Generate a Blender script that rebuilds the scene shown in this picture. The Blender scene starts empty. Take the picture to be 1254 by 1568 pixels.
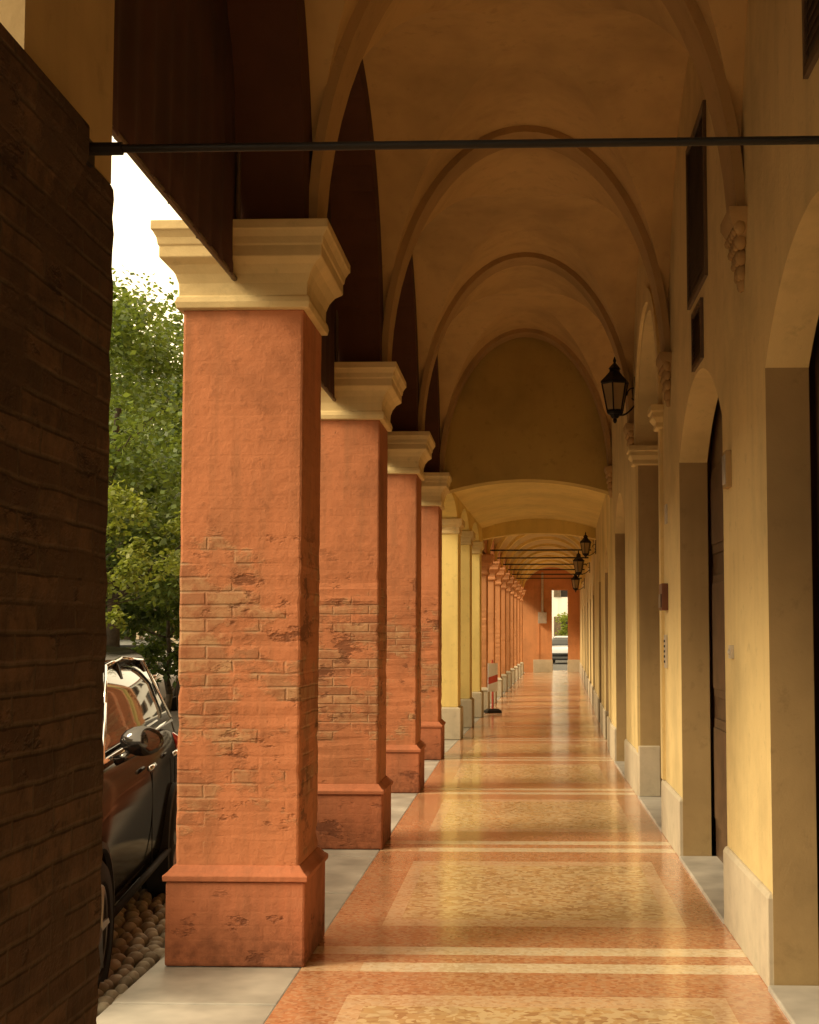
import bpy, math, random
from mathutils import Vector, Matrix, Euler
random.seed(7)
S=bpy.context.scene
COL=S.collection
PI=math.pi
# ---------------------------------------------------------------- helpers
def new_obj(name, verts, faces, mats=(), midx=None, parent=None, smooth=False, loc=None, rotz=0, autos=None):
    me=bpy.data.meshes.new(name); me.from_pydata([tuple(v) for v in verts],[],[tuple(f) for f in faces])
    for m in mats: me.materials.append(m)
    if midx:
        for p,i in zip(me.polygons,midx): p.material_index=i
    if smooth:
        for p in me.polygons: p.use_smooth=True
    me.update()
    o=bpy.data.objects.new(name,me); COL.objects.link(o)
    if loc: o.location=loc
    if rotz: o.rotation_euler=(0,0,rotz)
    if parent: o.parent=parent
    if autos is not None:
        for p in me.polygons: p.use_smooth=True
        try: me.set_sharp_from_angle(angle=math.radians(autos))
        except Exception: pass
    return o
def empty(name,loc=(0,0,0),rotz=0,parent=None):
    e=bpy.data.objects.new(name,None); COL.objects.link(e); e.location=loc; e.rotation_euler=(0,0,rotz); e.empty_display_size=.2
    if parent: e.parent=parent
    return e
class MB:
    def __init__(s): s.v=[];s.f=[];s.m=[]
    def add(s,vs,fs,mi=0):
        o=len(s.v); s.v+= [tuple(v) for v in vs]; s.f+=[tuple(i+o for i in f) for f in fs]; s.m+=[mi]*len(fs)
    def box(s,x0,x1,y0,y1,z0,z1,mi=0):
        vs=[(x0,y0,z0),(x1,y0,z0),(x1,y1,z0),(x0,y1,z0),(x0,y0,z1),(x1,y0,z1),(x1,y1,z1),(x0,y1,z1)]
        s.add(vs,[(0,3,2,1),(4,5,6,7),(0,1,5,4),(1,2,6,5),(2,3,7,6),(3,0,4,7)],mi)
    def rings(s,rings,mi=0,cap=True,closed=True):
        n=len(rings[0]); vs=[p for r in rings for p in r]; fs=[]
        for i in range(len(rings)-1):
            for j in range(n if closed else n-1):
                k=(j+1)%n
                fs.append((i*n+j,i*n+k,(i+1)*n+k,(i+1)*n+j))
        if cap:
            fs.append(tuple(reversed(range(n)))); fs.append(tuple((len(rings)-1)*n+j for j in range(n)))
        s.add(vs,fs,mi)
    def sqprof(s,cx,cy,hx,hy,prof,mi=0):
        s.rings([[(cx-hx-o,cy-hy-o,z),(cx+hx+o,cy-hy-o,z),(cx+hx+o,cy+hy+o,z),(cx-hx-o,cy+hy+o,z)] for o,z in prof],mi)
    def tube(s,p0,p1,r0,r1=None,n=8,mi=0):
        if r1 is None:r1=r0
        p0=Vector(p0);p1=Vector(p1);d=(p1-p0).normalized()
        a=d.orthogonal().normalized();b=d.cross(a)
        s.rings([[p0+(a*math.cos(t)+b*math.sin(t))*r0 for t in [2*PI*i/n for i in range(n)]],
                 [p1+(a*math.cos(t)+b*math.sin(t))*r1 for t in [2*PI*i/n for i in range(n)]]],mi)
    def lathe(s,c,axis,prof,n=16,mi=0):
        axis=Vector(axis).normalized();a=axis.orthogonal().normalized();b=axis.cross(a);c=Vector(c)
        s.rings([[c+axis*h+(a*math.cos(2*PI*i/n)+b*math.sin(2*PI*i/n))*max(r,1e-4) for i in range(n)] for r,h in prof],mi)
    def blob(s,c,rx,ry,rz,n=8,m=5,mi=0):
        c=Vector(c);rs=[]
        for j in range(m+1):
            t=-PI/2+PI*j/m; rr=max(math.cos(t),.02)
            rs.append([(c.x+rx*rr*math.cos(2*PI*i/n),c.y+ry*rr*math.sin(2*PI*i/n),c.z+rz*math.sin(t)) for i in range(n)])
        s.rings(rs,mi)
    def obj(s,name,mats,**k): return new_obj(name,s.v,s.f,mats,s.m,**k)
def bevel(o,w=.01,seg=2,ang=40):
    m=o.modifiers.new('b','BEVEL');m.width=w;m.segments=seg;m.limit_method='ANGLE';m.angle_limit=math.radians(ang)
    return o
# ---------------------------------------------------------------- materials
class NT:
    def __init__(s,name):
        s.mat=bpy.data.materials.new(name); s.mat.use_nodes=True; s.t=s.mat.node_tree; s.n=s.t.nodes; s.b=s.n['Principled BSDF']; s.out=s.n['Material Output']
    def node(s,ty,**k):
        n=s.n.new(ty)
        for a,b in k.items(): setattr(n,a,b)
        return n
    def ln(s,a,b): s.t.links.new(a,b)
    def obj(s): return s.node('ShaderNodeTexCoord').outputs['Object']
    def mapping(s,vec,scale=(1,1,1),loc=(0,0,0)):
        m=s.node('ShaderNodeMapping'); m.inputs['Scale'].default_value=scale; m.inputs['Location'].default_value=loc; s.ln(vec,m.inputs['Vector']); return m.outputs[0]
    def noise(s,vec,scale,detail=4,rough=.55):
        n=s.node('ShaderNodeTexNoise'); n.inputs['Scale'].default_value=scale;n.inputs['Detail'].default_value=detail;n.inputs['Roughness'].default_value=rough; s.ln(vec,n.inputs['Vector']); return n.outputs['Fac']
    def vor(s,vec,scale,out='Color',rnd=1.0):
        n=s.node('ShaderNodeTexVoronoi'); n.inputs['Scale'].default_value=scale; n.inputs['Randomness'].default_value=rnd; s.ln(vec,n.inputs['Vector']); return n.outputs[out]
    def ramp(s,fac,stops,interp='LINEAR'):
        r=s.node('ShaderNodeValToRGB'); r.color_ramp.interpolation=interp
        e=r.color_ramp.elements
        while len(e)<len(stops): e.new(.5)
        for el,(p,c) in zip(e,stops):
            el.position=p; el.color=(c if isinstance(c,tuple) else (c,c,c))+(1,) if not (isinstance(c,tuple) and len(c)==4) else c
        s.ln(fac,r.inputs[0]); return r.outputs[0]
    def mix(s,f,a,b,mode='MIX'):
        m=s.node('ShaderNodeMix',data_type='RGBA',blend_type=mode)
        for sock,v in ((m.inputs[0],f),(m.inputs[6],a),(m.inputs[7],b)):
            if hasattr(v,'links') or hasattr(v,'is_linked'): s.ln(v,sock)
            elif isinstance(v,tuple): sock.default_value=v+(1,) if len(v)==3 else v
            else: sock.default_value=v
        return m.outputs[2]
    def math(s,op,a,b=0.0,clamp=False):
        m=s.node('ShaderNodeMath',operation=op,use_clamp=clamp)
        for sock,v in ((m.inputs[0],a),(m.inputs[1],b)):
            if isinstance(v,(int,float)): sock.default_value=v
            else: s.ln(v,sock)
        return m.outputs[0]
    def bump(s,h,strength=.3,dist=.01,norm=None):
        b=s.node('ShaderNodeBump'); b.inputs['Strength'].default_value=strength;b.inputs['Distance'].default_value=dist; s.ln(h,b.inputs['Height'])
        if norm: s.ln(norm,b.inputs['Normal'])
        return b.outputs[0]
def sc(c,k): return tuple(min(1,x*k) for x in c)
def simple(name,col,rough=.5,metal=0,var=.15,scale=6,coat=0,spec=.5):
    t=NT(name); v=t.obj(); f=t.noise(v,scale,3)
    t.ln(t.ramp(f,[(.3,sc(col,1-var)),(.7,sc(col,1+var))]),t.b.inputs['Base Color'])
    t.b.inputs['Roughness'].default_value=rough;t.b.inputs['Metallic'].default_value=metal;t.b.inputs['Specular IOR Level'].default_value=spec
    if coat: t.b.inputs['Coat Weight'].default_value=coat; t.b.inputs['Coat Roughness'].default_value=.04
    return t.mat
def plaster(name,col,dark=.72,light=1.1,grime=None,rough=.85,bs=.25,streak=.35):
    t=NT(name); v=t.obj()
    big=t.noise(v,.9,4,.6); c=t.ramp(big,[(.3,sc(col,dark)),(.52,col),(.75,sc(col,light))])
    st=t.noise(t.mapping(v,(3,3,.35)),1.6,3,.6)
    c=t.mix(t.ramp(st,[(.5,0.0),(.75,streak)]),c,sc(col,.62))
    g=grime or sc(col,.5)
    z=t.node('ShaderNodeSeparateXYZ'); t.ln(v,z.inputs[0])
    low=t.math('SUBTRACT',1.0,t.math('MULTIPLY',z.outputs[2],1.3),True)
    sp=t.noise(v,9,4,.72)
    c=t.mix(t.math('MULTIPLY',low,t.math('MULTIPLY',sp,.9),True),c,g)
    c=t.mix(t.ramp(sp,[(.58,0.0),(.70,.4)]),c,sc(col,.62))
    t.ln(c,t.b.inputs['Base Color']); t.b.inputs['Roughness'].default_value=rough; t.b.inputs['Specular IOR Level'].default_value=.3
    t.ln(t.bump(t.noise(v,22,3,.7),bs,.012),t.b.inputs['Normal'])
    return t.mat
def brickpaint(name,paint,b1,b2,mort,lo=.3,hi=2.1,amount=.5,bumpk=.5,wear=.88):
    t=NT(name); v=t.obj(); s=t.node('ShaderNodeSeparateXYZ'); t.ln(v,s.inputs[0])
    u=t.math('ADD',s.outputs[0],s.outputs[1]); cb=t.node('ShaderNodeCombineXYZ'); zz=s.outputs[2]
    wob=t.noise(v,4,1); 
    t.ln(t.math('ADD',u,t.math('MULTIPLY',wob,.03)),cb.inputs[0]); t.ln(t.math('ADD',zz,t.math('MULTIPLY',wob,.018)),cb.inputs[1])
    def brick(mo,c1,c2,cm):
        br=t.node('ShaderNodeTexBrick'); br.inputs['Scale'].default_value=1; br.inputs['Brick Width'].default_value=.265; br.inputs['Row Height'].default_value=.067
        br.inputs['Mortar Size'].default_value=mo; br.inputs['Mortar Smooth'].default_value=.8
        br.inputs['Color1'].default_value=c1+(1,);br.inputs['Color2'].default_value=c2+(1,);br.inputs['Mortar'].default_value=cm+(1,)
        t.ln(cb.outputs[0],br.inputs['Vector']); return br
    br=brick(.009,b1,b2,mort); bid=brick(0,(0,0,0),(1,1,1),(0,0,0))
    pn=t.noise(v,1.5,5,.66); pc=t.ramp(pn,[(.25,sc(paint,.6)),(.48,paint),(.62,sc(paint,1.1)),(.78,(paint[0]*1.15,paint[1]*1.35,paint[2]*1.5))])
    st=t.noise(t.mapping(v,(4,4,.45)),1.7,4,.65); pc=t.mix(t.ramp(st,[(.48,0.0),(.68,.5)]),pc,sc((paint[0]*.8,paint[1]*.95,paint[2]*1.0),.75))
    mid=(lo+hi)/2; half=(hi-lo)/2
    band=t.math('SUBTRACT',1.0,t.math('POWER',t.math('ABSOLUTE',t.math('DIVIDE',t.math('SUBTRACT',zz,mid),half)),2.0),True)
    m=t.noise(t.mapping(v,(1,1,1.5)),2.1,6,.70)
    bs=t.math('MULTIPLY',t.math('SUBTRACT',bid.outputs['Color'],.5),.06)
    mm=t.math('ADD',t.math('ADD',m,bs),t.math('MULTIPLY',band,.20))
    mask=t.ramp(mm,[(.885-amount*.35,0.0),(.945-amount*.35,1.0)])
    fine=t.noise(v,13,4,.7)
    wc=t.mix(t.ramp(fine,[(.36,.05),(.66,.8)]),br.outputs['Color'],sc(paint,.62))
    c=t.mix(t.math('MULTIPLY',mask,wear),pc,wc)
    c=t.mix(t.ramp(fine,[(.56,0.0),(.70,.4)]),c,sc(paint,.5))
    # dark spalled bricks
    hn=t.math('ADD',t.noise(t.mapping(v,(1,1,2.0),(3.1,7.7,1.3)),3.2,5,.68),t.math('MULTIPLY',bs,.5))
    holes=t.ramp(hn,[(.585,0.0),(.64,1.0)])
    hb=t.math('MULTIPLY',holes,t.math('MULTIPLY',band,1.6,True))
    c=t.mix(t.math('MULTIPLY',hb,.72),c,sc(b1,.5))
    low=t.math('SUBTRACT',1.0,t.math('MULTIPLY',zz,3.2),True)
    c=t.mix(t.math('MULTIPLY',low,t.ramp(fine,[(.35,.25),(.6,.85)])),c,sc(paint,.33))
    t.ln(c,t.b.inputs['Base Color']); t.b.inputs['Roughness'].default_value=.85; t.b.inputs['Specular IOR Level'].default_value=.2
    joints=t.math('MULTIPLY',t.math('SUBTRACT',1.0,br.outputs['Fac']),t.math('ADD',.05,t.math('ADD',t.math('MULTIPLY',band,.05),t.math('MULTIPLY',mask,.75))))
    h=t.math('ADD',t.math('ADD',joints,t.math('MULTIPLY',fine,1.1)),t.math('MULTIPLY',t.math('ADD',hb,t.math('MULTIPLY',mask,.45)),-.9))
    t.ln(t.bump(h,bumpk,.012),t.b.inputs['Normal'])
    return t.mat
def terrazzo(name,base,c1,c2,rough=.15,scale=55,amt=.6):
    t=NT(name); v=t.obj()
    bn=t.noise(v,1.3,5,.65); b=t.ramp(bn,[(.28,sc(base,.8)),(.5,base),(.72,sc(base,1.12))])
    vc=t.node('ShaderNodeSeparateColor'); t.ln(t.vor(v,scale),vc.inputs[0])
    c=t.mix(t.math('MULTIPLY',t.ramp(vc.outputs[0],[(.55,0.0),(.6,1.0)]),amt),b,c1)
    c=t.mix(t.math('MULTIPLY',t.ramp(vc.outputs[1],[(.75,0.0),(.8,1.0)]),amt),c,c2)
    vc2=t.node('ShaderNodeSeparateColor'); t.ln(t.vor(v,scale*.45),vc2.inputs[0])
    c=t.mix(t.math('MULTIPLY',t.ramp(vc2.outputs[2],[(.7,0.0),(.74,1.0)]),amt*.6),c,sc(c1,.9))
    t.ln(c,t.b.inputs['Base Color'])
    t.ln(t.ramp(bn,[(.3,rough*.8),(.7,rough*1.9)]),t.b.inputs['Roughness'])
    t.ln(t.bump(t.noise(v,5,2),.06,.01),t.b.inputs['Normal'])
    t.b.inputs['Specular IOR Level'].default_value=.8; t.b.inputs['Coat Weight'].default_value=.4; t.b.inputs['Coat Roughness'].default_value=.12
    return t.mat
def leafmat(name,a,b):
    t=NT(name); g=t.node('ShaderNodeNewGeometry'); v=t.obj()
    f=t.math('ADD',t.math('MULTIPLY',g.outputs['Random Per Island'],.5),t.math('MULTIPLY',t.noise(v,1.2,1),.5))
    c=t.ramp(f,[(.25,a),(.7,b)])
    t.ln(c,t.b.inputs['Base Color']); t.b.inputs['Roughness'].default_value=.5
    tr=t.node('ShaderNodeBsdfTranslucent'); t.ln(t.mix(.3,c,(.5,.6,.05)),tr.inputs[0])
    mx=t.node('ShaderNodeMixShader'); mx.inputs[0].default_value=.4; t.ln(t.b.outputs[0],mx.inputs[1]); t.ln(tr.outputs[0],mx.inputs[2]); t.ln(mx.outputs[0],t.out.inputs[0])
    return t.mat
def glass(name,col=(.03,.035,.04),rough=.04):
    t=NT(name); t.ln(t.ramp(t.noise(t.obj(),3,1),[(.3,sc(col,.8)),(.7,sc(col,1.2))]),t.b.inputs['Base Color']); t.b.inputs['Roughness'].default_value=rough; t.b.inputs['Specular IOR Level'].default_value=.5
    return t.mat
def darkpaint(name,refl=.11,rough=.09):
    # deep lacquer: black diffuse under a weak mirror layer
    t=NT(name); df=t.node('ShaderNodeBsdfDiffuse'); t.ln(t.ramp(t.noise(t.obj(),4,1),[(.3,(.008,.007,.006)),(.7,(.013,.011,.010))]),df.inputs[0])
    gl=t.node('ShaderNodeBsdfGlossy'); gl.inputs['Color'].default_value=(refl,refl*.95,refl*.9,1); gl.inputs['Roughness'].default_value=rough
    ad=t.node('ShaderNodeAddShader'); t.ln(df.outputs[0],ad.inputs[0]); t.ln(gl.outputs[0],ad.inputs[1]); t.ln(ad.outputs[0],t.out.inputs[0])
    return t.mat

M_wall=plaster('ochre_plaster',(.76,.59,.28))
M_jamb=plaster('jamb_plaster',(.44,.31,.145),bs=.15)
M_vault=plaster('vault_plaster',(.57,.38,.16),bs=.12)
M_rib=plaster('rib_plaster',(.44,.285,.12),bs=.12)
M_lun=plaster('olive_plaster',(.48,.34,.10),bs=.1,streak=.15)
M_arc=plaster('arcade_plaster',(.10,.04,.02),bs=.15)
M_yel=plaster('yellow_plaster',(.86,.66,.24),dark=.85,bs=.1)
M_cap=plaster('cream_moulding',(.76,.58,.29),dark=.72,bs=.25,streak=.5)
M_fac=plaster('facade_plaster',(.55,.28,.12))
M_far=plaster('far_orange_plaster',(.66,.30,.13),bs=.1)
M_pil=brickpaint('terracotta_painted_brick',(.49,.185,.085),(.29,.105,.05),(.48,.29,.15),(.40,.26,.15),lo=.35,hi=2.3,amount=.62)
M_plin=brickpaint('terracotta_plinth',(.44,.155,.075),(.26,.09,.05),(.32,.14,.08),(.26,.14,.09),lo=-.3,hi=.4,amount=.1)
M_dark=brickpaint('shaded_dark_brick',(.060,.034,.020),(.055,.028,.017),(.12,.068,.040),(.085,.06,.04),lo=-1,hi=4,amount=.78,bumpk=.6)  # dark brick, its colour lowered further to hold the pier's unlit face in shade
M_stone=simple('grey_stone',(.40,.37,.32),.45,var=.3,scale=3)
M_wplin=plaster('pale_stone_plinth',(.60,.52,.38),dark=.8,bs=.12)
M_curt=simple('brown_canvas',(.055,.020,.012),.9,var=.3,scale=3)
M_iron=simple('black_iron',(.02,.018,.016),.5,.6)
M_wood=simple('dark_wood',(.085,.047,.024),.4,var=.4,scale=8)
M_grn=simple('brown_shutter',(.12,.078,.042),.6,var=.3)
M_rust=simple('rust_metal',(.16,.06,.03),.5,.3)
M_lite=simple('light_metal',(.55,.5,.42),.4,.3)
M_lglass=glass('lantern_glass',(.35,.25,.12),.25)
T_red=terrazzo('terrazzo_red',(.54,.24,.115),(.62,.39,.23),(.36,.13,.06))
T_crm=terrazzo('terrazzo_cream',(.74,.58,.38),(.80,.70,.52),(.56,.40,.23))
T_och=terrazzo('terrazzo_ochre',(.60,.38,.18),(.76,.58,.34),(.42,.22,.10),scale=34,amt=.75)
T_pnk=terrazzo('terrazzo_peach',(.68,.43,.24),(.74,.54,.35),(.50,.26,.13))
# asphalt
t=NT('asphalt'); v=t.obj(); c=t.ramp(t.noise(v,60,2),[(.3,(.035,.034,.032)),(.7,(.075,.07,.065))]); c=t.mix(t.ramp(t.noise(v,.4,3),[(.4,0.0),(.7,.5)]),c,(.09,.085,.075)); t.ln(c,t.b.inputs['Base Color']); t.b.inputs['Roughness'].default_value=.85; t.ln(t.bump(t.noise(v,120,1),.3,.01),t.b.inputs['Normal']); M_asph=t.mat
t=NT('cobble'); g=t.node('ShaderNodeNewGeometry'); v=t.obj(); c=t.ramp(g.outputs['Random Per Island'],[(0,(.30,.25,.17)),(1,(.62,.54,.40))]); t.ln(t.mix(t.math('MULTIPLY',t.noise(v,30,3),.5),c,(.2,.16,.11)),t.b.inputs['Base Color']); t.b.inputs['Roughness'].default_value=.65; M_cob=t.mat

# ---------------------------------------------------------------- dims
B=3.58; C0=7.02; PX=-1.40; SH=.3025; SPR=3.62; RISE=1.90; XL=-1.10; XR=1.11
def yc(k): return C0+B*k
TH=math.radians(-1.6)
building=empty('portico_building')
FAR=dict(loc=(0,18,0),rotz=TH)

# ---- vault bay
def groin(mb,xa,xb,y0,y1,spr,rise,N=20,mi=0):
    cx=(xa+xb)/2;a=(xb-xa)/2;cy=(y0+y1)/2;h=(y1-y0)/2
    us=[-PI/2+PI*i/(2*N) for i in range(2*N+1)]
    vs=[];fs=[]
    for i,u in enumerate(us):
        for j,w in enumerate(us):
            z=spr+rise*max(math.cos(u),math.cos(w)); vs.append((cx+a*math.sin(u),cy+h*math.sin(w),z))
    n=2*N+1
    for i in range(2*N):
        for j in range(2*N):
            p,q,r,s_=i*n+j,(i+1)*n+j,(i+1)*n+j+1,i*n+j+1
            if i==j: fs+=[(p,s_,r),(p,r,q)]
            elif i+j==2*N-1: fs+=[(p,s_,q),(s_,r,q)]
            else: fs.append((p,s_,r,q))
    mb.add(vs,fs,mi)
def rib(mb,xa,xb,y0,y1,spr,rise,drop=.05,N=32,mi=0,up=.06):
    cx=(xa+xb)/2;a=(xb-xa)/2; rs=[]
    for i in range(N+1):
        u=-PI/2+PI*i/N
        xo,zo=cx+(a)*math.sin(u),spr+(rise+up)*math.cos(u)
        xi,zi=cx+(a-drop)*math.sin(u),spr+(rise-drop)*math.cos(u)
        rs.append([(xi,y0,zi),(xi,y1,zi),(xo,y1,zo),(xo,y0,zo)])
    mb.rings(rs,mi)
# ---- wall with arched openings in plane x; openings: (y0,y1,spring,rise)
def arched_wall(mb,xf,xb,ya,yb,z0,zt,ops,mi=0,mj=0,N=24):
    cur=ya
    def quad(x,a,b,za0,za1,zb):
        mb.add([(x,a,za0),(x,b,za1),(x,b,zb),(x,a,zb)],[(0,1,2,3)],mi)
    for (a,b,sp,ri) in ops:
        for x in (xf,xb): quad(x,cur,a,z0,z0,zt)
        if sp>z0:
            mb.add([(xf,a,z0),(xb,a,z0),(xb,a,sp),(xf,a,sp)],[(0,1,2,3)],mj)
            mb.add([(xf,b,z0),(xb,b,z0),(xb,b,sp),(xf,b,sp)],[(3,2,1,0)],mj)
        pts=[]
        for i in range(N+1):
            if ri>=(b-a)/2*.9: u=-PI/2+PI*i/N; y=(a+b)/2+(b-a)/2*math.sin(u); z=sp+ri*math.cos(u)
            else:
                w=(b-a)/2; R=(w*w+ri*ri)/(2*ri); y=a+(b-a)*i/N; z=sp+ri-R+math.sqrt(max(0,R*R-(y-(a+b)/2)**2))
            pts.append((y,z))
        for (y1,z1),(y2,z2) in zip(pts,pts[1:]):
            for x in (xf,xb): quad(x,y1,y2,z1,z2,zt)
            mb.add([(xf,y1,z1),(xf,y2,z2),(xb,y2,z2),(xb,y1,z1)],[(0,1,2,3)],mi if mj else mj)
        cur=b
    for x in (xf,xb): quad(x,cur,yb,z0,z0,zt)
# transverse wall across corridor with segmental arch
def cross_wall(mb,xa,xb,y0,y1,sp,ri,zt,mi=0,N=20):
    w=(xb-xa)/2;R=(w*w+ri*ri)/(2*ri);pts=[]
    for i in range(N+1):
        x=xa+(xb-xa)*i/N; pts.append((x,sp+ri-R+math.sqrt(R*R-(x-(xa+xb)/2)**2)))
    for (x1,z1),(x2,z2) in zip(pts,pts[1:]):
        for y in (y0,y1): mb.add([(x1,y,z1),(x2,y,z2),(x2,y,zt),(x1,y,zt)],[(0,1,2,3)],mi)
        mb.add([(x1,y0,z1),(x1,y1,z1),(x2,y1,z2),(x2,y0,z2)],[(0,1,2,3)],mi)
# ---- near section
mb=MB()
for k in range(-3,3): groin(mb,XL-.015,XR+.015,yc(k),yc(k+1),SPR,RISE)
mb.obj('vault_ceiling',[M_vault],parent=building,autos=22)
mb=MB()
for k in range(-3,4): rib(mb,XL-.01,XR+.01,yc(k)-.16,yc(k)+.16,SPR,RISE)
mb.obj('transverse_arches',[M_rib],parent=building,autos=30)
mb=MB()
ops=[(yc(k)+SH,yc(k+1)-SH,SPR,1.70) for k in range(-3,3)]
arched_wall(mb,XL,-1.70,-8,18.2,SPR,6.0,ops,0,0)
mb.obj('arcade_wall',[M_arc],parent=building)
doors=[(4.17+B*j,6.35+B*j,2.82,.45) for j in range(-3,1)]+[(7.75,9.93,2.82,.45),(11.25,13.55,3.34,1.15),(15.4,17.1,2.82,.42)]
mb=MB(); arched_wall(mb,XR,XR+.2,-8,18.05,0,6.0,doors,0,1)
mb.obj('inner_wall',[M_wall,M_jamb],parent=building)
def architrave(mb,x0,x1,a,b,sp,ri,w=.07,N=28,mi=0,z0=.0):
    pi=[(a,z0),(a,sp)];po=[(a-w,z0),(a-w,sp)]
    for i in range(1,N):
        if ri>=(b-a)/2*.9: u=-PI/2+PI*i/N; y=(a+b)/2+(b-a)/2*math.sin(u); z=sp+ri*math.cos(u)
        else:
            ww=(b-a)/2; R=(ww*ww+ri*ri)/(2*ri); y=a+(b-a)*i/N; z=sp+ri-R+math.sqrt(max(0,R*R-(y-(a+b)/2)**2))
        pi.append((y,z)); d=Vector((y-(a+b)/2,z-sp+.25)).normalized(); po.append((y+d.x*w,z+d.y*w))
    pi+=[(b,sp),(b,z0)];po+=[(b+w,sp),(b+w,z0)]
    mb.rings([[(x1,p[0],p[1]),(x0,p[0],p[1]),(x0,q[0],q[1]),(x1,q[0],q[1])] for p,q in zip(pi,po)],mi)
# doors leaves
def door_leaf(name,x,a,b,zt,**kw):
    m=MB(); m.box(x,x+.05,a-.05,b+.05,-.02,zt)
    n=2; w=(b-a)/n
    for i in range(n):
        for (z0,z1) in ((.25,1.0),(1.15,2.0),(2.15,2.75)):
            y0=a+i*w+.12;y1=a+(i+1)*w-.12
            m.box(x-.02,x+.01,y0,y1,z0,z1); m.box(x-.035,x-.01,y0+.06,y1-.06,z0+.06,z1-.06)
    m.box(x-.03,x+.01,(a+b)/2-.03,(a+b)/2+.03,0,zt)
    o=m.obj(name,[M_wood],parent=building,**kw); bevel(o,.006); return o
for i,(a,b,sp,ri) in enumerate(doors): door_leaf('wooden_door',XR+.235,a,b,sp+ri+.1)
mb=MB()
for a,b,sp,ri in doors: mb.box(XR-.03,XR+.26,a+.002,b-.002,-.05,.022)
bevel(mb.obj('door_sills',[M_stone],parent=building),.008)
# plinths on wall piers
mb=MB(); cur=-8
for a,b,sp,ri in doors+[(18.05,19,0,0)]:
    mb.sqprof(XR+.08,(cur+a)/2,.105,(a-cur)/2-.001,[(0,0),(0,.40),(-.012,.425)]); cur=b
mb.box(XR-.02,XR+.185,13.45,13.56,0.023,.5)
bevel(mb.obj('wall_plinth',[M_wplin],parent=building),.006)
# grand doorway imposts + arch moulding
a,b,sp,ri=doors[5]
mb=MB()
for y0,y1 in ((a-.16,a+.03),(b-.03,b+.16)):
    mb.sqprof(XR+.08,(y0+y1)/2,.115,(y1-y0)/2,[(0,sp-.10),(.02,sp-.09),(.02,sp-.05),(.05,sp-.01),(.05,sp+.03),(.065,sp+.04),(.065,sp+.09)])
architrave(mb,XR-.03,XR+.05,a,b,sp+.09,ri-.02,.13,z0=sp+.09)
bevel(mb.obj('doorway_mouldings',[M_wall],parent=building),.004)
mb=MB()
mb.sqprof(XR+.02,a-.078,.045,.074,[(0,.43),(0,sp-.1)]); mb.sqprof(XR+.02,b+.078,.045,.074,[(0,.43),(0,sp-.1)])
mb.obj('doorway_pilasters',[M_wall],parent=building)
# small high windows with louvres + grilles
def louvre(name,y0,y1,z0,z1,n,mat):
    m=MB(); f=.035
    m.box(XR-.02,XR+.01,y0,y0+f,z0,z1);m.box(XR-.02,XR+.01,y1-f,y1,z0,z1);m.box(XR-.02,XR+.01,y0+f,y1-f,z0,z0+f);m.box(XR-.02,XR+.01,y0+f,y1-f,z1-f,z1)
    m.box(XR-.004,XR+.005,y0+f,y1-f,z0+f,z1-f)
    for i in range(n):
        z=z0+f+(z1-z0-2*f)*(i+.5)/n; d=(z1-z0)/n*.35
        m.add([(XR-.018,y0+f,z-d),(XR-.018,y1-f,z-d),(XR-.005,y1-f,z+d),(XR-.005,y0+f,z+d)],[(0,1,2,3)])
    return m.obj(name,[mat],parent=building)
for d in (-3.58*2-.3,-3.58-.3,0):
    louvre('window_shutter',8.27+d,9.18+d,3.76,4.85,22,M_grn)
louvre('vent_grille',8.5,8.98,3.30,3.68,10,M_wood)
# corbels
def corbel(y):
    m=MB(); x=XR; dz=.10
    m.sqprof(x-.02,y,.05,.14,[(-.04,3.44+dz),(-.02,3.50+dz),(0,3.54+dz),(.02,3.58+dz),(.02,3.62+dz)])
    random.seed(int(y*10))
    for r,(z,n,w) in enumerate(((3.53,5,.12),(3.46,4,.09),(3.39,3,.055),(3.32,2,.03),(3.27,1,0))):
        for i in range(n):
            yy=y+(0 if n==1 else -w+2*w*i/(n-1)); m.blob((x-.035+.008*r,yy,z+dz),.035,.032,.045,7,5)
            m.blob((x-.058+.011*r,yy+.01,z-.025+dz),.018,.017,.024,6,4)
    return m.obj('leaf_corbel',[M_rib],parent=building,autos=50)
for k in range(-1,4): corbel(yc(k)-.08)
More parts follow.
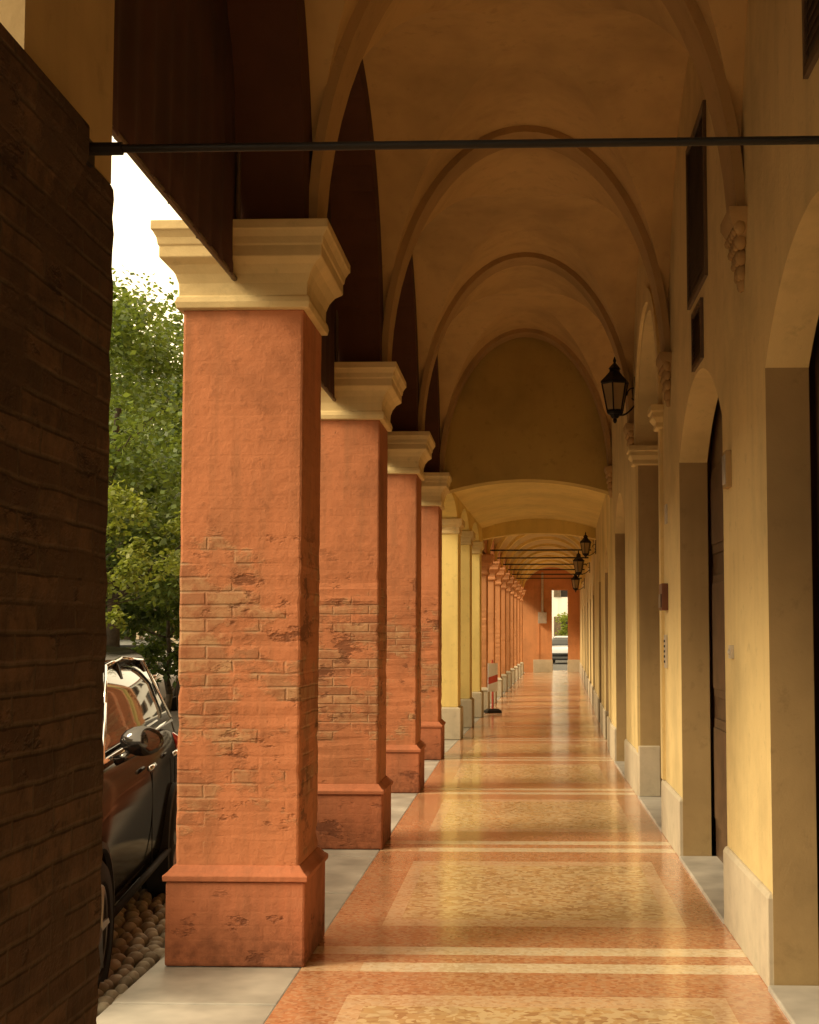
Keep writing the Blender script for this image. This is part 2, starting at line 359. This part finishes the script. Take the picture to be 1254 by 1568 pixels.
# ---- pillars
CAP=[(0,3.20),(.028,3.205),(.034,3.235),(.028,3.262),(.018,3.268),(.018,3.285),(.02,3.33),(.035,3.375),(.062,3.415),(.095,3.44),(.10,3.445),(.10,3.50),(.106,3.505),(.112,3.54),(.128,3.57),(.135,3.575),(.135,3.62)]
def pillar(cx,cy,name='portico_pillar',h=SH,top=3.62,mats=None,plh=.40,**kw):
    e=empty(name,**kw); mats=mats or (M_plin,M_pil,M_cap); dz=top-3.62
    m=MB(); m.sqprof(cx,cy,h,h,[(.036,0),(.036,plh)]) ; bevel(m.obj('plinth',[mats[0]],parent=e),.012)
    m=MB(); m.sqprof(cx,cy,h,h,[(.03,plh),(.048,plh+.004),(.05,plh+.03),(.03,plh+.045),(.004,plh+.075)]); bevel(m.obj('base_moulding',[mats[0]],parent=e),.004)
    m=MB()
    n=60; rs=[]; random.seed(int(cy*7+3))
    for i in range(n+1):
        z=plh+.06+(3.205+dz-plh-.06)*i/n
        w_=.0036 if z<2.1 else .0012
        def j():
            return random.uniform(-w_,w_*.4)-(.007 if (z<2.1 and random.random()<.06) else 0)
        rs.append([(cx-h-j(),cy-h-j(),z),(cx+h+j(),cy-h-j(),z),(cx+h+j(),cy+h+j(),z),(cx-h-j(),cy+h+j(),z)])
    m.rings(rs); bevel(m.obj('shaft',[mats[1]],parent=e),.014,2,50)
    m=MB(); m.sqprof(cx,cy,h,h,[(o,z+dz) for o,z in CAP]); bevel(m.obj('capital',[mats[2]],parent=e),.005,2,25)
    return e
for k in (-3,-2,0,1,2,3): pillar(PX,yc(k))
# brick pier next to camera
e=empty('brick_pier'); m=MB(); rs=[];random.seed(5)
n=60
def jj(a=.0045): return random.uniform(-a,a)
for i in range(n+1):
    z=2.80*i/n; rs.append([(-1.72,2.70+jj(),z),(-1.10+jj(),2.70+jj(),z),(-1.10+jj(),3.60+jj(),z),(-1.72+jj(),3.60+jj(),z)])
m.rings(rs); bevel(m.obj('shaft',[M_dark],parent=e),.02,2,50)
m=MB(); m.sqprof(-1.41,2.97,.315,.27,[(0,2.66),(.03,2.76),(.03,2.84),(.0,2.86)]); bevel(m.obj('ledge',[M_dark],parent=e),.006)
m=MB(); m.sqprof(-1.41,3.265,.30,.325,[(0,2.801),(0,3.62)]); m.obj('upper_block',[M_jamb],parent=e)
# tie rod near
m=MB(); m.tube((-1.3,3.32,2.80),(1.2,3.32,2.80),.0105,n=10); m.box(-1.12,-1.085,3.27,3.37,2.77,2.83); m.tube((-1.085,3.32,2.8),(-1.0,3.32,2.8),.017); m.obj('tie_rod',[M_iron],autos=40)
# ---- curtains / canvas valance between pillars
for k in range(-3,3):
    y0=yc(k)+SH+.01; y1=yc(k+1)-SH-.015
    if k==-1: y0=3.62
    if k==-2: y1=2.69
    e=empty('canvas_curtain'); m=MB(); n=90; ru=[];
    cols=[]
    for i in range(n+1):
        y=y0+(y1-y0)*i/n
        cols.append([(-1.44+.012*math.sin(i*.9)+.006*math.sin(i*2.3),y,3.345+.004*math.sin(i*.35)),(-1.44+.01*math.sin(i*.9+.2),y,3.5),(-1.44+.004*math.sin(i*.9),y,4.3),(-1.44,y,5.3)])
    m.rings(cols,cap=False,closed=False); o=m.obj('cloth',[M_curt],parent=e,smooth=True); s=o.modifiers.new('s','SOLIDIFY'); s.thickness=.006
    m=MB(); m.tube((-1.425,y1-.02,3.62),(-1.425,y1-.02,5.2),.012); m.tube((-1.44,y0,3.352),(-1.44,y1,3.352),.014); m.obj('pole',[M_grn],parent=e)

# ---- transverse wall at end of vaulted part
m=MB(); cross_wall(m,XL-.02,XR+.02,17.98,18.35,3.42,.18,6.0); m.obj('lunette_wall',[M_lun],parent=building)
# ---- floor
def floor(name,y0,y1,marks,z=0.0,x0=-1.075,x1=XR+.02,**kw):
    xs=[x0,-.79,-.70,.78,.87,x1]
    m=MB()
    def row(a,b,idx):
        for i in range(5): 
            if b>a+1e-4: m.add([(xs[i],a,z),(xs[i+1],a,z),(xs[i+1],b,z),(xs[i],b,z)],[(0,1,2,3)],idx[i])
    cur=y0
    for c in marks:
        row(cur,c-1.00,(0,1,3,1,0)) if c-1.00>cur else None
        p=max(cur,c-1.00)
        row(p,c-.82,(0,1,1,1,0)); row(c-.82,c-.40,(0,0,0,0,0)); row(c-.40,c-.22,(1,2,2,2,2)); row(c-.22,c-.05,(0,0,0,0,0)); row(c-.05,c+.12,(2,2,2,2,2)); row(c+.12,c+.62,(0,0,0,0,0)); row(c+.62,c+.80,(0,1,1,1,0)); cur=c+.80
    row(cur,y1,(0,1,3,1,0))
    return m.obj(name,[T_red,T_pnk,T_crm,T_och],**kw)
floor('terrazzo_floor',-8,18.2,[yc(k) for k in range(-3,4)])
floor('terrazzo_floor',.15,40,[2.95+3.0*k for k in range(0,12)],z=-.003,**FAR)
# stone kerb slabs
def kerb(y0,y1,L,**kw):
    m=MB(); y=y0; random.seed(3)
    while y<y1:
        l=L*random.uniform(.85,1.1); m.box(-1.80,-1.077,y+.004,min(y+l,y1)-.004,-.16,-.002+random.uniform(-.003,.001)); y+=l
    o=m.obj('stone_kerb',[M_stone],**kw); bevel(o,.008,2); return o
kerb(-8,18.15,1.3); kerb(.15,40,1.3,**FAR)
# ---- upper storey (closing volume) with windows on street side
def upper(y0,y1,mat,**kw):
    m=MB(); m.box(-1.71,7,y0,y1,6.001,11.5,0); m.box(-1.70,-1.2,y0,y1,5.9,6.0,0)
    m.box(-2.3,7.3,y0,y1,11.502,11.75,2)
    y=y0+1.5
    while y<y1-2:
        for z in (6.9,9.4):
            m.box(-1.735,-1.69,y,y+1,z,z+1.6,1)
            m.box(-1.76,-1.70,y-.5,y-.01,z,z+1.6,2); m.box(-1.76,-1.70,y+1.01,y+1.5,z,z+1.6,2); m.box(-1.8,-1.70,y-.1,y+1.1,z-.1,z-.01,2)
        y+=3.58
    m.obj('upper_storey',[mat,glass('window_glass'),M_grn],parent=building,**kw)
    m=MB(); m.box(1.45,7,y0,y1,0,6.0); m.obj('rooms_block',[mat],parent=building,**kw)
upper(-8,18.1,M_fac); upper(.1,40,M_fac,**FAR)
# ---- far section (rotated a little to the right)
XRf=1.12
fd=[(1.6,3.0,2.5,.35),(5.4,6.8,2.5,.35),(10.6,12.0,2.4,.35),(14.2,15.6,2.4,.35),(18,19.4,2.4,.35),(23,24.4,2.4,.35),(28,29.4,2.4,.35)]
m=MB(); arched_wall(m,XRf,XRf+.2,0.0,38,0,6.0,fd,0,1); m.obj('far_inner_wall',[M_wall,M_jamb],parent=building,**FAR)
m=MB()
for a,b,sp,ri in fd: m.box(XRf+.12,XRf+.17,a-.01,b+.01,0,sp+ri+.05)
m.obj('far_doors',[M_wood],parent=building,**FAR)
m=MB(); cur=.1
for a,b,sp,ri in fd+[(38,39,0,0)]: m.box(XRf-.025,XRf+.1,cur,a,-.002,.42); cur=b
bevel(m.obj('far_wall_plinth',[M_wplin],parent=building,**FAR),.008)
# yellow stretch: shallow barrel, architrave wall, cross arch
m=MB(); rs=[]
for i in range(25):
    u=-1+2*i/24; rs.append([(u*1.14,.3,3.62+.2*(1-u*u)),(u*1.14,9.1,3.62+.2*(1-u*u))])
m.rings(rs,cap=False,closed=False); m.obj('yellow_ceiling',[M_yel],parent=building,smooth=True,**FAR)
ycs=[2.95,5.55,8.3]
m=MB(); arched_wall(m,-1.1,-1.6,.0,9.2,3.3,6.0,[(.3,2.7,3.302,.28),(3.2,5.3,3.302,.28),(5.8,8.05,3.302,.28)]); m.obj('yellow_arcade_wall',[M_yel],parent=building,**FAR)
m=MB(); cross_wall(m,-1.1,1.14,9.0,9.35,3.42,.12,6.0); m.obj('yellow_cross_wall',[M_yel],parent=building,**FAR)
for y in ycs:
    e=empty('yellow_pillar',loc=(0,18,0),rotz=TH)
    m=MB(); m.sqprof(-1.34,y,.25,.25,[(.04,0),(.04,.46),(.01,.48)]); bevel(m.obj('plinth',[M_wplin],parent=e),.01)
    m=MB(); m.sqprof(-1.34,y,.25,.25,[(0,.48),(0,3.1)]); bevel(m.obj('shaft',[M_yel],parent=e),.01)
    m=MB(); m.sqprof(-1.34,y,.25,.25,[(0,3.08),(.02,3.09),(.02,3.12),(.01,3.13),(.02,3.18),(.06,3.22),(.06,3.31)]); bevel(m.obj('capital',[M_cap],parent=e),.004)
# orange stretch
py=[10.6+3.0*i for i in range(9)]
for y in py:
    pillar(-1.36,y,'orange_pillar',h=.27,top=3.2,mats=(M_wplin,M_far,M_far),loc=(0,18,0),rotz=TH)
m=MB()
for a,b in zip([9.35-.0]+py[:-1],py): groin(m,-1.11,1.15,a,b,3.2,1.0,N=12)
groin(m,-1.11,1.15,py[-1],37.8,3.2,1.0,N=12)
m.obj('far_vault_ceiling',[M_wall],parent=building,autos=22,**FAR)
m=MB()
for y in py: rib(m,-1.11,1.14,y-.15,y+.15,3.2,1.0,.07,N=20)
m.obj('far_transverse_arches',[M_yel],parent=building,autos=30,**FAR)
m=MB(); arched_wall(m,-1.09,-1.63,9.2,38,3.2,6.0,[(a+.27,b-.27,3.2,.95) for a,b in zip(py,py[1:])]); m.obj('far_arcade_wall',[M_far],parent=building,**FAR)
for y in py[:6]:
    m=MB(); m.tube((-1.2,y,3.3),(1.2,y,3.3),.016,n=8); m.obj('tie_rod',[M_iron],**FAR)
# end wall with opening
m=MB(); m.box(-1.6,.0,37.6,38.2,0,6); m.box(.64,1.3,37.6,38.2,0,6); m.box(.0,.64,37.6,38.2,3.3,6)
m.box(-.55,-.5,37.58,37.7,.4,3.2)
m.obj('end_wall',[M_far],parent=building,**FAR)
m=MB(); m.box(-.75,.03,37.5,37.62,-.002,.5); m.box(.62,1.2,37.5,37.62,-.002,.5); bevel(m.obj('end_plinth',[M_wplin],parent=building,**FAR),.01)
m=MB(); m.box(-.55,-.2,37.38,37.6,1.95,2.4); m.box(-.42,-.33,37.5,37.6,2.4,4.0); bevel(m.obj('electrical_box',[M_lite],parent=building,**FAR),.01)
# ---- lanterns
def lantern(x,y,z,s=1.0,wallx=1.11,**kw):
    e=empty('wall_lantern',**kw); m=MB()
    def hexr(r,zz,n=6): return [(x+r*s*math.cos(2*PI*i/n+.3),y+r*s*math.sin(2*PI*i/n+.3),z+zz*s) for i in range(n)]
    m.rings([hexr(.075,-.20),hexr(.085,-.18),hexr(.085,-.165)]); m.rings([hexr(.03,-.24),hexr(.045,-.22),hexr(.06,-.2)]); m.blob((x,y,z-.26*s),.02*s,.02*s,.03*s)
    m.rings([hexr(.135,.09),hexr(.145,.10),hexr(.145,.115),hexr(.10,.16),hexr(.055,.21),hexr(.05,.235),hexr(.065,.24),hexr(.03,.28),hexr(.012,.30),hexr(.018,.32),hexr(.004,.36)])
    lo=hexr(.08,-.165);hi=hexr(.132,.09)
    for a,b in zip(lo,hi): m.tube(a,b,.007*s,n=5)
    bx=wallx
    pts=[Vector((x+(bx-x)*t_,y,z-.20*s-.05*s*math.sin(t_*PI)+.10*t_*s)) for t_ in [i/8 for i in range(9)]]
    for a,b in zip(pts,pts[1:]): m.tube(a,b,.009*s,n=6)
    pts=[Vector((bx-.02-.07*s*math.cos(q)*(1-q/9),y,z-.02*s+.09*s*math.sin(q)*(1-q/9))) for q in [i*.5 for i in range(12)]]
    for a,b in zip(pts,pts[1:]): m.tube(a,b,.007*s,n=5)
    m.box(bx-.015,bx+.002,y-.03,y+.03,z-.18*s,z+.16*s)
    m.obj('frame',[M_iron],parent=e)
    m=MB(); m.rings([hexr(.078,-.16),hexr(.128,.088)],cap=False); m.obj('glass_panes',[M_lglass],parent=e)
    m=MB(); m.tube((x,y,z-.16*s),(x,y,z-.08*s),.015); m.blob((x,y,z-.03*s),.03,.03,.05); m.obj('bulb',[M_lite],parent=e)
lantern(.90,13.75,3.99,1.04)
lantern(.92,8.7,3.25,.8,1.12,loc=(0,18,0),rotz=TH)
lantern(.85,15.1,3.2,1.0,1.12,loc=(0,18,0),rotz=TH)
lantern(.85,24.1,3.1,1.0,1.12,loc=(0,18,0),rotz=TH)
# ---- small wall fittings
m=MB(); m.box(XR-.03,XR,7.42,7.56,2.38,2.58); m.box(XR-.035,XR-.028,7.44,7.54,2.40,2.56,1); bevel(m.obj('junction_box',[M_jamb,M_stone],parent=None),.006)
m=MB(); m.box(XR-.05,XR,10.78,11.0,1.77,1.98); m.box(XR-.06,XR-.048,10.8,10.98,1.79,1.90,1); bevel(m.obj('letter_box',[M_rust,M_wood]),.005)
m=MB(); m.box(XR-.02,XR,10.85,10.95,1.32,1.58); [m.box(XR-.027,XR-.018,10.88,10.92,1.36+.04*i,1.38+.04*i,1) for i in range(5)]; bevel(m.obj('intercom_panel',[M_lite,M_iron]),.004)
m=MB(); m.box(XR-.018,XR,7.42,7.50,1.46,1.53); m.blob((XR-.02,7.46,1.495),.01,.015,.015); m.obj('door_bell',[M_lite])
m=MB(); m.box(XR-.012,XR,10.78,10.9,2.45,2.6); m.obj('house_number_plaque',[M_lite])
# ---- small striped sign on a pole
e=empty('barrier_sign',loc=(-.66,27.6,0),rotz=.35); m=MB()
W=simple('white_plastic',(.78,.74,.68),.4,var=.1); R=simple('red_plastic',(.55,.08,.05),.4,var=.2)
for i in range(4):
    z=.42+.14*i
    m.add([(-.10,-.012,z),(.10,-.012,z+.06),(.10,-.012,z+.20 if i<3 else z+.14),(-.10,-.012,z+.14)],[(0,1,2,3)],(0,1,0,0)[i])
m.box(-.10,.10,-.01,.012,.42,.98,0); m.obj('panel',[W,R],parent=e)
m=MB(); m.tube((0,.02,.05),(0,.02,1.05),.018,mi=0); m.tube((0.0,-.0,.06),(.0,0,.42),.022,mi=0); bevel(m.obj('pole',[R],parent=e),.001)
m=MB(); m.sqprof(0,0,.15,.12,[(0,0),(0,.04),(-.05,.08)]); m.obj('base',[M_iron],parent=e)
# ---------------------------------------------------------------- ground
m=MB(); m.add([(-400,-400,-.15),(400,-400,-.15),(400,500,-.15),(-400,500,-.15)],[(0,1,2,3)]); m.obj('ground',[M_asph])
random.seed(11); m=MB(); y=3.5
while y<11:
    x=-1.845+random.uniform(-.02,.01)
    while x>-2.6:
        rx=random.uniform(.032,.052);ry=random.uniform(.04,.066)
        m.blob((x+random.uniform(-.012,.012),y+random.uniform(-.02,.02),-.115+random.uniform(-.012,.010)),rx,ry,.042,9,6); x-=random.uniform(.078,.10)
    y+=.105
m.obj('cobblestone_gutter',[M_cob],smooth=True)
# ---------------------------------------------------------------- cars
M_black=darkpaint('black_car_paint'); M_silver=simple('silver_paint',(.35,.36,.38),.3,.5,.05,coat=1)
M_cg=glass('car_glass',(.02,.022,.022),.03); M_chr=simple('chrome',(.8,.8,.8),.1,1,.02); M_tyre=simple('tyre',(.02,.02,.02),.8,spec=.2); M_rim=simple('alloy',(.4,.4,.42),.3,.8); M_lamp=glass('headlamp',(.5,.5,.5),.1); M_tail=simple('tail_lamp',(.4,.02,.02),.2,coat=.5)
M_intr=simple('car_interior',(.03,.03,.03),.8)
def car(name,cx,cy,rot,paint,h=1.0,L=1.0):
    e=empty(name,loc=(cx,cy,-.15),rotz=rot)
    def P(x,t,z): return (x,-t*L,z*h)
    st=[(2.12,.60,.38,.58),(2.08,.70,.30,.66),(1.95,.80,.24,.76),(1.6,.88,.2,.88),(1.15,.90,.2,.96),(.9,.90,.2,1.0),(.2,.90,.2,1.02),(-.8,.90,.2,1.05),(-1.6,.88,.22,1.07),(-1.95,.84,.27,1.04),(-2.08,.78,.34,.96),(-2.12,.68,.42,.86)]
    m=MB(); rs=[]
    for t_,hw,zb,zt in st:
        prof=[(hw*.80,zb),(hw*.96,zb+.06),(hw*.985,zb+.22),(hw*1.0,(zb+zt)/2),(hw*.995,zt-.20),(hw*.96,zt-.10),(hw*.90,zt-.02),(hw*.7,zt+.02),(hw*.3,zt+.04)]
        full=[P(a,t_,b) for a,b in prof]+[P(-a,t_,b) for a,b in reversed(prof)]
        rs.append(full)
    m.rings(rs); o=m.obj('body',[paint],parent=e,smooth=True); s=o.modifiers.new('s','SUBSURF'); s.levels=2; s.render_levels=2
    def ring(tf,tr,hw,z,n=6):
        pts=[]; r=.22
        for (sx,tt,a0) in ((1,tf,0),( -1,tf,1),(-1,tr,2),(1,tr,3)):
            for i in range(n+1):
                a=(a0*90+90*i/n)*PI/180
                ccx=sx*(hw-r*.7); ct=tt-(r if tt==tf else -r)
                pts.append(P(ccx+r*.7*math.cos(a),ct+r*math.sin(a),z))
        return pts
    g=[ring(1.02,-2.0,.82,.97),ring(.78,-1.9,.785,1.12),ring(.52,-1.74,.73,1.30),ring(.30,-1.58,.665,1.45)]
    m=MB(); m.rings(g); m.obj('windows',[M_cg],parent=e,smooth=True)
    rf=[ring(.33,-1.61,.675,1.44),ring(.24,-1.56,.66,1.475),ring(.10,-1.45,.60,1.52),ring(-.15,-1.2,.42,1.55),ring(-.4,-.9,.15,1.56)]
    m=MB(); m.rings(rf); m.obj('roof',[paint],parent=e,smooth=True)
    m=MB()
    for sx in (1,-1):
        def strip(p0,p1,w): m.rings([[P(sx*(p[0]+.008),p[1]-w/2,p[2]),P(sx*(p[0]+.008),p[1]+w/2,p[2]),P(sx*(p[0]-.04),p[1]+w/2,p[2]),P(sx*(p[0]-.04),p[1]-w/2,p[2])] for p in (p0,p1)],0)
        strip((.80,.86,.97),(.665,.12,1.46),.08); strip((.815,-.32,.98),(.665,-.38,1.46),.09); strip((.80,-1.45,.99),(.665,-1.25,1.46),.18)
        m.tube(P(sx*.83,.86,1.0),P(sx*.835,-1.55,1.06),.013,n=6,mi=1)
        pts=[P(sx*.83,.86,1.0),P(sx*.76,.45,1.26),P(sx*.69,.08,1.44),P(sx*.675,-.5,1.475),P(sx*.69,-1.2,1.45),P(sx*.82,-1.62,1.08)]
        for a,b in zip(pts,pts[1:]): m.tube(a,b,.010,n=6,mi=1)
        mc=Vector(P(sx*1.0,.70,1.09)); m.blob(mc,.115,.075,.08,12,8,2); m.tube(P(sx*.86,.70,.99),P(sx*.97,.70,1.04),.025,mi=2); m.blob(mc+Vector((0,.035,0)),.095,.05,.062,12,8,1)
        for t_ in (-.12,-1.1): m.tube(P(sx*.915,t_,.88),P(sx*.915,t_-.2,.885),.015,mi=1)
        for t_ in (-.38,-1.35): m.tube(P(sx*.899,t_,.34),P(sx*.893,t_,.84),.004,n=4,mi=3)
        m.tube(P(sx*.905,1.0,.30),P(sx*.905,-1.2,.32),.02,mi=3)
        m.blob(P(sx*.70,1.93,.70),.13,.16,.07,12,8,4); m.blob(P(sx*.76,-1.98,.86),.10,.12,.11,12,8,5)
        m.blob(P(sx*.62,2.05,.40),.09,.06,.05,10,6,4)
    m.box(-.45,.45,-2.17*L,-2.05*L,.42*h,.60*h,3)
    m.obj('trim',[paint,M_chr,paint,M_tyre,M_lamp,M_tail],parent=e,smooth=True)
    m=MB()
    for sx in (1,-1):
        for t_ in (1.32,-1.33):
            c=Vector(P(sx*.80,t_,.0)); c.z=.33
            ax=(sx,0,0)
            m.lathe(c+Vector((sx*.07,0,.02)),ax,[(.30,-.1),(.385,-.1),(.392,.045),(.36,.05),(.35,-.05)],28,2)
            m.lathe(c,ax,[(.2,-.08),(.31,-.08),(.33,-.05),(.33,.10),(.30,.125),(.225,.125),(.21,.11)],28,0)
            m.lathe(c,ax,[(.21,.02),(.21,.115),(.20,.115),(.195,.05),(.03,.05)],28,1)
            for i in range(5):
                a=2*PI*i/5; d=Vector((0,math.cos(a),math.sin(a)))
                m.tube(c+Vector((sx*.10,0,0)),c+Vector((sx*.105,0,0))+d*.2,.03,.022,6,1)
    m.obj('wheels',[M_tyre,M_rim,M_intr],parent=e,autos=40)
    return e
car('parked_car',-3.10,7.85,math.radians(6.5),M_black,h=1.08)
car('parked_car',-8.6,29.5,math.radians(4),M_silver,h=1.02)
car('parked_car',2.2,78,math.radians(-8),M_silver,h=1.0)
# ---------------------------------------------------------------- trees
bark=simple('bark',(.06,.045,.03),.9,var=.4,scale=12)
def tree(name,x,y,h,crown_r,crown_z0,lm,nclump=120,per=150,leaf=.07,seed=1,droop=0,tr=1.0):
    random.seed(seed); e=empty(name,loc=(x,y,-.15)); m=MB()
    p=Vector((0,0,0)); r=.035*h**.75*tr; pts=[(p.copy(),r)]
    top=h*.72; n=7
    for i in range(n):
        p=p+Vector((random.uniform(-.12,.12),random.uniform(-.12,.12),top/n)); r*=.84; pts.append((p.copy(),r))
    for (a,ra),(b,rb) in zip(pts,pts[1:]): m.tube(a,b,ra,rb,10)
    for i in range(14):
        a,ra=pts[random.randint(2,n-1)]; an=random.uniform(0,2*PI); L=crown_r*random.uniform(.55,1.0)
        q=a.copy(); rr=ra*.5; d=Vector((math.cos(an),math.sin(an),random.uniform(.2,.9))).normalized()
        for j in range(4):
            q2=q+d*L/4+Vector((random.uniform(-.1,.1),random.uniform(-.1,.1),0)); m.tube(q,q2,rr,rr*.7,6); q=q2; rr*=.7
    m.obj('trunk',[bark],parent=e,smooth=True)
    V=[];F=[]; cz=(crown_z0+h)/2; hz=(h-crown_z0)/2
    for c in range(nclump):
        while True:
            u=Vector((random.uniform(-1,1),random.uniform(-1,1),random.uniform(-1,1)))
            if .15<u.length<1: break
        if u.length<.5: u=u*1.5
        w=1-.25*max(0,u.z)
        cc=Vector((u.x*crown_r*w,u.y*crown_r*w,cz+u.z*hz)); cr=random.uniform(.25,.6)*crown_r*.33
        for k in range(per):
            o=Vector((random.gauss(0,1),random.gauss(0,1),random.gauss(0,.6)))*cr*.7
            if droop: o.z-=abs(o.x+o.y)*droop
            q=cc+o
            s=leaf*random.uniform(.6,1.3)
            a=Vector((random.uniform(-1,1),random.uniform(-1,1),random.uniform(-.9,.2))).normalized(); b=a.cross(Vector((random.uniform(-1,1),random.uniform(-1,1),1))).normalized()*.45
            i0=len(V); V+= [q,q+a*s*.5+b*s,q+a*s*1.2,q+a*s*.5-b*s]; F.append((i0,i0+1,i0+2,i0+3))
    new_obj('foliage',V,F,[lm],parent=e)
    return e
L1=leafmat('leaf_green',(.035,.075,.015),(.15,.22,.05)); L2=leafmat('leaf_light',(.10,.14,.012),(.26,.30,.05)); L3=leafmat('leaf_dark',(.02,.05,.012),(.06,.11,.025))
tree('street_tree',-6.4,21.5,7.35,2.8,2.2,L1,150,190,.085,3)
tree('street_tree',-10.5,36,10.2,4.4,1.6,L3,170,130,.17,5)
tree('street_tree',-5.1,16.6,4.0,1.0,1.9,L2,22,170,.06,8,.4,.5)
tree('street_tree',-15,50,11,5.5,1.5,L3,110,110,.27,9)
tree('street_tree',-8.6,26,6.6,2.6,1.9,L3,130,130,.12,12)
tree('street_tree',-6.2,24,3.2,1.3,.9,L3,40,130,.10,14)
# far building across the street + at the end
def house(name,x0,x1,y0,y1,h,mat,side,rows=3):
    e=empty(name); m=MB(); m.box(x0,x1,y0,y1,-.15,h); m.obj('walls',[mat],parent=e)
    m=MB(); m.box(x0-.4,x1+.4,y0-.4,y1+.4,h,h+.3); m.obj('roof',[simple('roof_tile',(.3,.13,.08),.8)],parent=e)
    m=MB(); mi=MB()
    for r in range(rows):
        z=1.0+r*3.1
        if side=='x':
            y=y0+1.5
            while y<y1-1.5: m.box(x1-.02,x1+.02,y,y+1.1,z,z+1.7); mi.box(x1,x1+.06,y-.55,y-.02,z,z+1.7); mi.box(x1,x1+.06,y+1.12,y+1.65,z,z+1.7); y+=3.2
        else:
            x=x0+1.5
            while x<x1-1.5: m.box(x,x+1.1,y0-.02,y0+.02,z,z+1.7); mi.box(x-.5,x-.02,y0-.06,y0,z,z+1.7); mi.box(x+1.12,x+1.6,y0-.06,y0,z,z+1.7); x+=3.0
    m.obj('windows',[M_cg],parent=e); mi.obj('shutters',[M_grn],parent=e)
house('street_house',-32,-19,-20,75,7.5,plaster('pale_house_plaster',(.6,.5,.36)),'x',rows=2)
house('white_house',-8,16,98,108,10,plaster('white_house_plaster',(.78,.76,.70),dark=.92),'y')
tree('street_tree',3.6,84,4.5,1.6,.6,L2,30,120,.14,21)
# ---------------------------------------------------------------- light
sd=Vector((-1.0,-.42,.84)).normalized()
el=math.asin(sd.z); az=math.atan2(sd.x,sd.y)%(2*PI)
w=bpy.data.worlds.new('World'); S.world=w; w.use_nodes=True; nt=w.node_tree
sky=nt.nodes.new('ShaderNodeTexSky'); sky.sky_type='NISHITA'; sky.sun_disc=False; sky.sun_elevation=el; sky.sun_rotation=az; sky.dust_density=4; sky.air_density=1.0; sky.ozone_density=.6
tc=nt.nodes.new('ShaderNodeTexCoord'); nz=nt.nodes.new('ShaderNodeTexNoise'); nz.inputs['Scale'].default_value=1.6; nz.inputs['Detail'].default_value=2; nt.links.new(tc.outputs['Generated'],nz.inputs['Vector'])
rp=nt.nodes.new('ShaderNodeMapRange'); rp.inputs[1].default_value=.3; rp.inputs[2].default_value=.7; rp.inputs[3].default_value=.75; rp.inputs[4].default_value=.97; nt.links.new(nz.outputs['Fac'],rp.inputs[0])
mx=nt.nodes.new('ShaderNodeMix'); mx.data_type='RGBA'; nt.links.new(rp.outputs[0],mx.inputs[0]); nt.links.new(sky.outputs[0],mx.inputs[6]); mx.inputs[7].default_value=(19.5,15.6,9.6,1)
bg=nt.nodes['Background']; nt.links.new(mx.outputs[2],bg.inputs[0]); bg.inputs[1].default_value=.15
ld=bpy.data.lights.new('sun','SUN'); ld.energy=3.8; ld.angle=math.radians(22); ld.color=(1,.82,.53); lo=bpy.data.objects.new('sun',ld); COL.objects.link(lo); lo.rotation_euler=(-sd).to_track_quat('-Z','Y').to_euler(); lo.location=(-10,-6,15)
# ---------------------------------------------------------------- camera
cam=bpy.data.cameras.new('camera'); co=bpy.data.objects.new('camera',cam); COL.objects.link(co); S.camera=co
cam.sensor_fit='HORIZONTAL'; cam.sensor_width=24; cam.lens=2110/1254*24; cam.clip_end=1500; cam.clip_start=.05
co.location=(0,0,1.6); pitch=math.radians(4.0); yaw=math.radians(2.0)
co.rotation_euler=Euler((PI/2+pitch,0,yaw))
d=co.rotation_euler.to_matrix().inverted()@Vector((0,1,0))
pxx=d.x/-d.z*cam.lens/24; pyy=d.y/-d.z*cam.lens/24
cam.shift_x=pxx-(805-627)/1254; cam.shift_y=pyy-(784-968)/1254
S.view_settings.view_transform='Standard'; S.view_settings.look='None'; S.view_settings.exposure=0
